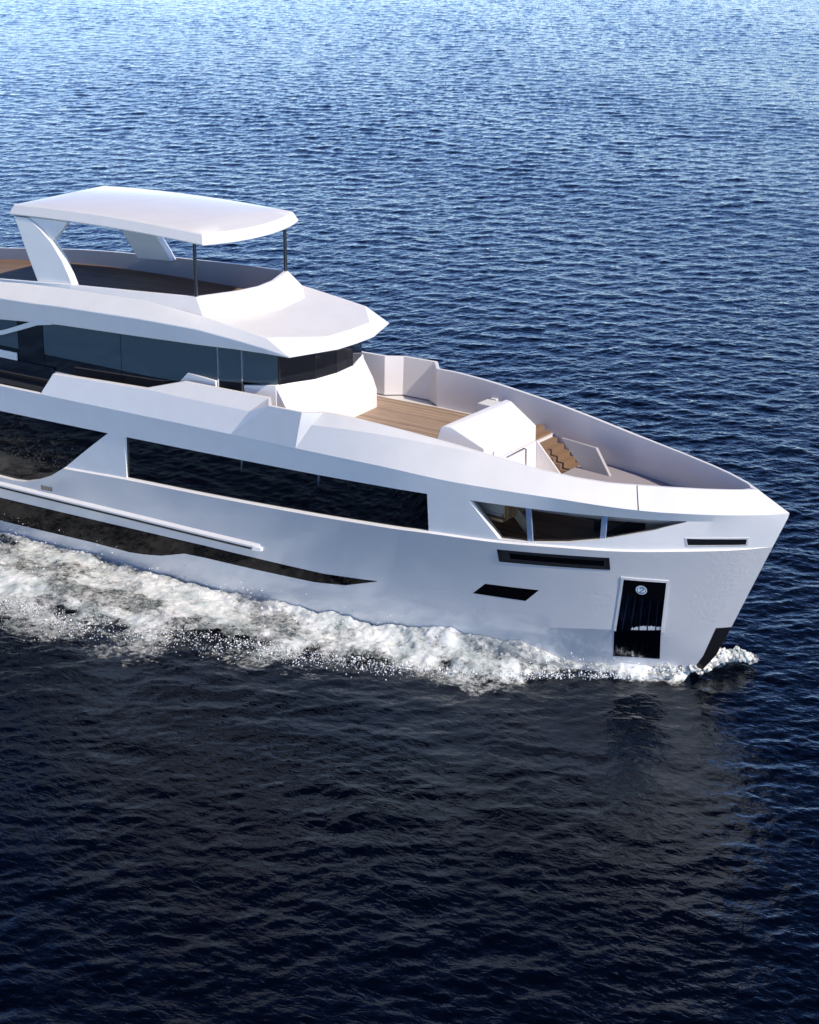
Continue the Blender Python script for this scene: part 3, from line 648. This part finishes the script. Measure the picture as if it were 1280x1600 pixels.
# hardtop
ht = MB()
def outline(ins, z, arch=.10, insf=None):
    xa, xf, w = -28.72 + ins, -19.78 - (ins if insf is None else insf), 2.48 - ins
    bulge = .56
    pts = []
    for k in range(13): t = k / 12; pts.append((xa + (xf - xa) * t, -w + .10 * (1 - t) * 1))
    for k in range(1, 12): t = -1 + 2 * k / 12; pts.append((xf + bulge * (1 - t * t) ** .9, t * w))
    for k in range(13): t = 1 - k / 12; pts.append((xa + (xf - xa) * t, w - .10 * (1 - t)))
    return [(x, y, z + arch * (1 - ((x + 24.2) / 4.6) ** 2)) for x, y in pts]
rings = [outline(.34, 11.44), outline(.02, 11.52), outline(0, 11.56), outline(.13, 11.83, .12), outline(.18, 11.865, .12), outline(.75, 11.92, .15)]
ht.grid(rings, True)
def cap(ring_, z_up):
    n_ = len(ring_); a = ring_[:13]; c = ring_[24:][::-1]
    c = ring_[-13:][::-1]
    ht.grid([a, [((p[0] + q[0]) / 2, 0, (p[2] + q[2]) / 2 + z_up) for p, q in zip(a, c)], c])
    fr_ = ring_[12:25]
    cx_ = ((ring_[12][0] + ring_[24][0]) / 2, 0, (ring_[12][2] + ring_[24][2]) / 2 + z_up)
    for p, q in zip(fr_[:-1], fr_[1:]): ht.face([p, q, cx_])
cap(rings[-1], .05); cap(rings[0], .0)
hto = ht.build('hardtop', M['paint'], yacht, smooth=24, label='white curved hardtop over the sun deck')
for sg in (-1, 1):
    lg = MB()
    lg.prism([(-28.50, sg * 2.36, 11.50), (-27.80, sg * 2.36, 11.50), (-27.2, sg * 2.42, 11.18), (-26.64, sg * 2.48, 10.80), (-26.10, sg * 2.55, 10.25), (-25.78, sg * 2.6, 9.80), (-25.56, sg * 2.64, 9.44), (-27.2, sg * 2.66, 9.34), (-27.75, sg * 2.54, 10.2)], (0, -sg * .30, 0))
    l = lg.build('hardtop_leg', M['paint'], yacht, bevel=.02)
    wb = MB(); wb.prism([(-27.86, sg * 2.28, 11.52), (-26.0, sg * 2.28, 11.56), (-26.32, sg * 2.30, 11.22), (-26.70, sg * 2.36, 10.84), (-27.2, sg * 2.32, 11.15)], (0, -sg * .18, 0)); wb.build('leg_gusset', M['paint'], l, bevel=.01)
    pb = MB(); pb.tube([(-20.27, sg * 2.33, 9.60), (-20.27, sg * 2.33, 11.60)], .062, 14); pb.build('hardtop_pole', M['pole'], yacht, smooth=40)

# ------------------------------------------------------------------ the sea
def tile(N_, Lm, seed, peak, wind, slope, spread=2.0, power=3.4):
    rs = np.random.RandomState(seed); k = 2 * np.pi * np.fft.fftfreq(N_, Lm / N_); kx, ky = np.meshgrid(k, k, indexing='ij'); kk = np.hypot(kx, ky); kk[0, 0] = 1
    kp = 2 * np.pi / peak; c = (kx * wind[0] + ky * wind[1]) / kk
    A = np.exp(-.62 * (kp / kk) ** 2) * kk ** (-power / 1.0) ** 1 * (.12 + np.abs(c) ** spread); A[0, 0] = 0
    A *= np.exp(-(kk * .034) ** 2)
    Hh = A * (rs.normal(size=kk.shape) + 1j * rs.normal(size=kk.shape))
    h = np.fft.ifft2(Hh).real; sx = np.fft.ifft2(1j * kx * Hh).real; sy = np.fft.ifft2(1j * ky * Hh).real
    f = slope / np.sqrt((sx**2 + sy**2).mean())
    dx = np.fft.ifft2(1j * kx / kk * Hh).real * f; dy = np.fft.ifft2(1j * ky / kk * Hh).real * f
    return (h * f, dx, dy, Lm)
def sample(T, x, y, ang=0.):
    Lm = T[3]; N_ = T[0].shape[0]; ca, sa = math.cos(ang), math.sin(ang)
    X = (ca * x + sa * y) / Lm * N_; Y = (-sa * x + ca * y) / Lm * N_
    i = np.floor(X).astype(int); j = np.floor(Y).astype(int); fx_ = X - i; fy = Y - j; i %= N_; j %= N_; i1 = (i + 1) % N_; j1 = (j + 1) % N_
    out = []
    for F in T[:3]: out.append(F[i, j] * (1 - fx_) * (1 - fy) + F[i1, j] * fx_ * (1 - fy) + F[i, j1] * (1 - fx_) * fy + F[i1, j1] * fx_ * fy)
    h, a, b_ = out; return h, ca * a - sa * b_, sa * a + ca * b_
WV = (-.45, .89)
TA = tile(1024, 57.0, 3, 1.5, WV, .062, 1.0, 3.3); TB = tile(1024, 31.0, 11, .50, WV, .105, .6, 2.6)
def sea(x, y):
    h1, a1, b1 = sample(TA, x, y); h2, a2, b2 = sample(TB, x, y, .5)
    h3 = .05 * np.sin((x * .09 + y * .16) + 1.3 * np.sin(x * .031 - y * .02)) 
    g = 1 + .22 * np.sin(x * .043 + 2 * np.sin(y * .021)) * np.sin(y * .057 + 1.7 * np.sin(x * .017 + 1))     # wind patches
    return (h1 + h2) * g + h3, (a1 + a2) * g, (b1 + b2) * g
def spacing(lims):
    out = [0.]; 
    while out[-1] < lims[-1][0]:
        s = np.interp(out[-1], [l[0] for l in lims], [l[1] for l in lims]); out.append(out[-1] + s)
    return np.array(out)
lat = spacing([(0, .10), (20, .11), (60, .24), (150, .6), (400, 12), (6000, 500)])
lat = np.concatenate([-lat[:0:-1], lat])
dep = spacing([(0, .10), (35, .11), (60, .14), (140, .3), (260, .7), (420, 2.5), (900, 25), (9000, 700)]) + 32
back_ = -spacing([(0, .5), (20, 2), (100, 20), (3000, 400)])[:0:-1] + 32
dep = np.concatenate([back_, dep])
V_, U_ = np.meshgrid(dep, lat, indexing='ij')
X0 = 22.338 + U_ * rt.x + V_ * fw.x; Y0 = -50.278 + U_ * rt.y + V_ * fw.y
h, ax, ay = sea(X0, Y0)
fade = np.clip(1.2 - V_ / 1500., 0, 1) * np.clip((V_ + 60) / 60, 0, 1)
co_ = np.stack([X0 + ax * .9 * fade, Y0 + ay * .9 * fade, h * fade], -1).reshape(-1, 3)
nr, nc = V_.shape
ii = np.arange(nr * nc).reshape(nr, nc)
q = np.stack([ii[:-1, :-1], ii[:-1, 1:], ii[1:, 1:], ii[1:, :-1]], -1).reshape(-1, 4)
def np_mesh(name, co, quads, smooth=True):
    me = bpy.data.meshes.new(name); me.vertices.add(len(co)); me.vertices.foreach_set('co', co.astype(np.float32).ravel())
    k_ = quads.shape[1]; me.loops.add(quads.size); me.loops.foreach_set('vertex_index', quads.astype(np.int32).ravel())
    me.polygons.add(len(quads)); me.polygons.foreach_set('loop_start', np.arange(0, quads.size, k_, dtype=np.int32))
    me.polygons.foreach_set('use_smooth', np.full(len(quads), smooth)); me.update(calc_edges=True); me.validate(); return me
wm = np_mesh('sea', co_, q)
m = mat('sea_water', (.0002, .0007, .003), .012, ior=1.333, spec=.5)
N, L, b = nodes(m)
t = N.new('ShaderNodeTexCoord')
def nz(scale, det, st):
    mp = N.new('ShaderNodeMapping'); mp.inputs['Rotation'].default_value = (0, 0, .53); mp.inputs['Scale'].default_value = st
    L.new(t.outputs['Object'], mp.inputs[0]); n = N.new('ShaderNodeTexNoise'); n.inputs['Scale'].default_value = scale; n.inputs['Detail'].default_value = det; n.inputs['Roughness'].default_value = .6
    L.new(mp.outputs[0], n.inputs['Vector']); return n
n1 = nz(3.4, 4, (.85, 1.35, 1)); n1.inputs['Roughness'].default_value = .52; n1.inputs['Distortion'].default_value = .5
bp = N.new('ShaderNodeBump'); bp.inputs['Strength'].default_value = 1.0; bp.inputs['Distance'].default_value = .034
L.new(n1.outputs[0], bp.inputs['Height']); L.new(bp.outputs[0], b.inputs['Normal'])
wm.materials.append(m)
seao = bpy.data.objects.new('sea', wm); col.objects.link(seao)
tag(seao, 'dark blue rippled sea surface', 'sea', kind='structure')

# ------------------------------------------------------------------ bow wave foam
def fbm_tile(seed, N_=512, power=1.6):
    rs = np.random.RandomState(seed); k = np.fft.fftfreq(N_) * N_; kx, ky = np.meshgrid(k, k, indexing='ij'); kk = np.hypot(kx, ky); kk[0, 0] = 1
    A = kk ** -power; A[0, 0] = 0; A[kk < 2] = 0
    f = np.fft.ifft2(A * (rs.normal(size=kk.shape) + 1j * rs.normal(size=kk.shape))).real; return f / f.std()
F1, F2 = fbm_tile(5), fbm_tile(9, power=1.3)
def fs(F, x, y, Lm):
    N_ = F.shape[0]; X = x / Lm * N_; Y = y / Lm * N_; i = np.floor(X).astype(int); j = np.floor(Y).astype(int); a = X - i; c = Y - j
    i %= N_; j %= N_; i1 = (i + 1) % N_; j1 = (j + 1) % N_
    return F[i, j] * (1 - a) * (1 - c) + F[i1, j] * a * (1 - c) + F[i, j1] * (1 - a) * c + F[i1, j1] * a * c
OX = [-42, -30, -26, -23.3, -20.8, -18.6, -16.6, -14.4, -12.3, -10.3, -8.5, -6.9, -5.5, -4.2, -3.4, -2.7]
OY = [11.5, 10.6, 9.9, 9.1, 8.6, 7.95, 7.15, 6.6, 6.0, 5.3, 4.45, 3.5, 2.5, 1.65, 1.05, .4]
def hull_w(x): return np.interp(x, [-42, -20, -12, -8, -4.5, -3.3, -2.7], [3.5, 3.5, 3.05, 2.35, 1.3, .6, .05])
fm = bpy.data.materials.new('sea_foam'); fm.use_nodes = True; N = fm.node_tree.nodes; L = fm.node_tree.links; b = N['Principled BSDF']
b.inputs['Roughness'].default_value = .55; b.inputs['Specular IOR Level'].default_value = .3
t = N.new('ShaderNodeTexCoord')
nA = N.new('ShaderNodeTexNoise'); nA.inputs['Scale'].default_value = 1.1; nA.inputs['Detail'].default_value = 8; nA.inputs['Roughness'].default_value = .68
nB = N.new('ShaderNodeTexNoise'); nB.inputs['Scale'].default_value = 5.0; nB.inputs['Detail'].default_value = 7; nB.inputs['Roughness'].default_value = .75; nB.inputs['Distortion'].default_value = .6
for n in (nA, nB): L.new(t.outputs['Object'], n.inputs['Vector'])
cr = ramp(N, L, nA.outputs[0], [(.36, (.40, .46, .45)), (.50, (.64, .67, .65)), (.63, (.84, .84, .81))]); L.new(cr.outputs[0], b.inputs['Base Color'])
at = N.new('ShaderNodeAttribute'); at.attribute_name = 'foam_amount'
ad = N.new('ShaderNodeMath'); ad.operation = 'ADD'; L.new(at.outputs['Fac'], ad.inputs[0]); L.new(nB.outputs[0], ad.inputs[1])
mr = N.new('ShaderNodeMapRange'); mr.inputs['From Min'].default_value = .88; mr.inputs['From Max'].default_value = 1.24; L.new(ad.outputs[0], mr.inputs['Value'])
tr = N.new('ShaderNodeBsdfTransparent'); mx = N.new('ShaderNodeMixShader'); L.new(mr.outputs[0], mx.inputs[0]); L.new(tr.outputs[0], mx.inputs[1]); L.new(b.outputs[0], mx.inputs[2])
bp = N.new('ShaderNodeBump'); bp.inputs['Strength'].default_value = .3; bp.inputs['Distance'].default_value = .05; L.new(nB.outputs[0], bp.inputs['Height']); L.new(bp.outputs[0], b.inputs['Normal'])
L.new(mx.outputs[0], N['Material Output'].inputs[0])
M['foam'] = fm
M['drop'] = mat('spray_white', (.84, .85, .84), .7)

xs = np.arange(-42, -2.72, .06); ts = np.linspace(0, 1.4, 130)
Xg, Tg = np.meshgrid(xs, ts, indexing='ij')
cos_, quads_, dens_, base = [], [], [], 0
for sg in (-1, 1):
    hw = hull_w(Xg); ow = np.interp(Xg, OX, OY) + .35 * fs(F1, Xg, 0 * Xg + 3 * sg, 19.)
    Y = hw - .15 + (ow - hw + .15) * Tg
    bowf = np.clip((-Xg - 2.6) / 2.5, 0, 1)
    hh = np.interp(Xg, [-42, -20, -15, -10.5, -7, -5, -4, -3.2, -2.7], [.20, .30, .46, .92, .92, .74, .54, .36, .2])
    ridge = (hh * np.exp(-(np.clip(Tg - .06, 0, 9) / .34) ** 2) + .30 * bowf * np.exp(-((Tg - .60) / .22) ** 2)) * (.82 + .18 * fs(F1, Xg + 7, Y, 16.))
    rough_ = .7 * (.055 * fs(F1, Xg * .6, Y, 6.) + .022 * fs(F2, Xg * .7 + 3, Y + 5, 4.)) * np.clip(1.25 - Tg, .1, 1) * (.35 + .65 * bowf)
    sh, _, _ = sea(Xg, sg * Y)
    lift = np.clip((1.05 - Tg) / .3, 0, 1)
    Z = sh * np.clip(Tg, .3, 1) + .02 * lift + .006 + (ridge + rough_) * lift
    d = .67 + .16 * fs(F1, Xg * .7, Y, 9.) + .05 * fs(F2, Xg * .5, Y, 5.)
    e = np.clip((Tg - .74) / .66, 0, 1); d = np.minimum(d, .80) * (e <= 0) + (e > 0) * (np.minimum(d, .80) - .46 * e ** .55)
    d = np.where((Tg > .15) & (Tg < .74), np.maximum(d, .52), d)
    d = d - (.42 + .06 * fs(F2, Xg, Y, 4.)) * np.clip(1 - Tg / .14, 0, 1) ** 1.3
    cos_.append(np.stack([Xg, sg * Y, Z], -1).reshape(-1, 3)); dens_.append(d.ravel())
    ii = np.arange(Xg.size).reshape(Xg.shape) + base; base += Xg.size
    quads_.append(np.stack([ii[:-1, :-1], ii[1:, :-1], ii[1:, 1:], ii[:-1, 1:]], -1).reshape(-1, 4))
me = np_mesh('bow_wave_foam', np.concatenate(cos_), np.concatenate(quads_))
a_ = me.attributes.new('foam_amount', 'FLOAT', 'POINT'); a_.data.foreach_set('value', np.concatenate(dens_).astype(np.float32))
me.materials.append(fm)
fo_ = bpy.data.objects.new('bow_wave_foam', me); col.objects.link(fo_)
tag(fo_, 'band of white churned foam spreading along the yacht waterline', 'foam', kind='stuff')

# spray: thousands of small drops and clots
ph = (1 + 5 ** .5) / 2
ico = np.array([(-1, ph, 0), (1, ph, 0), (-1, -ph, 0), (1, -ph, 0), (0, -1, ph), (0, 1, ph), (0, -1, -ph), (0, 1, -ph), (ph, 0, -1), (ph, 0, 1), (-ph, 0, -1), (-ph, 0, 1)]) / 1.9
ifc = np.array([(0, 11, 5), (0, 5, 1), (0, 1, 7), (0, 7, 10), (0, 10, 11), (1, 5, 9), (5, 11, 4), (11, 10, 2), (10, 7, 6), (7, 1, 8), (3, 9, 4), (3, 4, 2), (3, 2, 6), (3, 6, 8), (3, 8, 9), (4, 9, 5), (2, 4, 11), (6, 2, 10), (8, 6, 7), (9, 8, 1)])
rs = np.random.RandomState(4)
P_, R_ = [], []
n_ = 22000
x = rs.uniform(-40, -3.0, n_); sgn = np.where(rs.rand(n_) < .8, -1, 1)
kind = rs.rand(n_)
hw = hull_w(x); ow = np.interp(x, OX, OY)
tt = np.where(kind < .80, .80 + np.abs(rs.normal(0, .17, n_)), rs.uniform(.0, .9, n_) ** 1.6)
y = hw + (ow - hw) * tt
cl = fs(F2, x * 1.0, y, 7.)
keep = (cl > -.1) | (rs.rand(n_) < .25)
z = np.abs(rs.normal(0, .10, n_)) + .05 + np.where(tt < .8, .35, 0)
near_h = (kind > .9); y = np.where(near_h, hw + rs.uniform(.0, .35, n_), y); z = np.where(near_h, rs.uniform(.2, .95, n_) * np.clip((-x - 3) / 8, .3, 1), z)
r_ = np.exp(rs.normal(-4.7, .45, n_)).clip(.005, .028); r_ = np.where(near_h, r_ * .7, r_)
P_.append(np.stack([x, sgn * y, z], -1)[keep]); R_.append(r_[keep])
P_ = np.concatenate(P_); R_ = np.concatenate(R_)
sc = rs.uniform(.5, 1.9, (len(P_), 1, 3)) * rs.uniform(.6, 1.35, (len(P_), 12, 1))
co = (ico[None] * R_[:, None, None] * sc + P_[:, None]).reshape(-1, 3)
fc = (ifc[None] + (np.arange(len(P_)) * 12)[:, None, None]).reshape(-1, 3)
me = np_mesh('spray_drops', co, fc); me.materials.append(M['drop'])
so_ = bpy.data.objects.new('spray_drops', me); col.objects.link(so_)
tag(so_, 'fine white spray thrown up along the edges of the foam', 'spray', kind='stuff')

# curling splash at the stem foot
sx = np.linspace(0, 1, 70); sy = np.linspace(0, 1, 26)
Ag, Bg = np.meshgrid(sx, sy, indexing='ij')
cos_, quads_, dens_, base = [], [], [], 0
for sg, ln in ((1, 2.6), (-1, 1.2)):
    cxx = -3.0 + 1.05 * Ag ** .8 if sg > 0 else -3.0 - .9 * Ag; cyy = sg * (.05 + (1.9 if sg > 0 else 1.0) * Ag)
    H_ = (.22 + .38 * np.sin(np.clip(Ag * 1.25, 0, 1) * math.pi)) * (1 if sg > 0 else .7)
    ang = Bg * 2.6
    px_ = cxx + .34 * (1 - np.cos(ang)) * .9 + .06 * fs(F2, Ag * 3, Bg * 1.1, 4.); pz = H_ * np.sin(ang) * .95 + .05 + .07 * fs(F2, Ag * 3 + 1, Bg * 1.4 + 2, 3.5)
    py = cyy + .06 * fs(F2, Ag * 2.4 + 5, Bg * 1.2, 3.)
    cos_.append(np.stack([px_, py, pz], -1).reshape(-1, 3)); dens_.append((.95 - .35 * Bg ** 2 - .5 * np.clip((Ag - .85) / .15, 0, 1)).ravel())
    ii = np.arange(Ag.size).reshape(Ag.shape) + base; base += Ag.size
    quads_.append(np.stack([ii[:-1, :-1], ii[1:, :-1], ii[1:, 1:], ii[:-1, 1:]], -1).reshape(-1, 4))
me = np_mesh('stem_splash', np.concatenate(cos_), np.concatenate(quads_))
a_ = me.attributes.new('foam_amount', 'FLOAT', 'POINT'); a_.data.foreach_set('value', np.concatenate(dens_).astype(np.float32)); me.materials.append(fm)
sp_ = bpy.data.objects.new('stem_splash', me); col.objects.link(sp_)
tag(sp_, 'small curl of white water breaking off the foot of the stem', 'splash', kind='stuff')
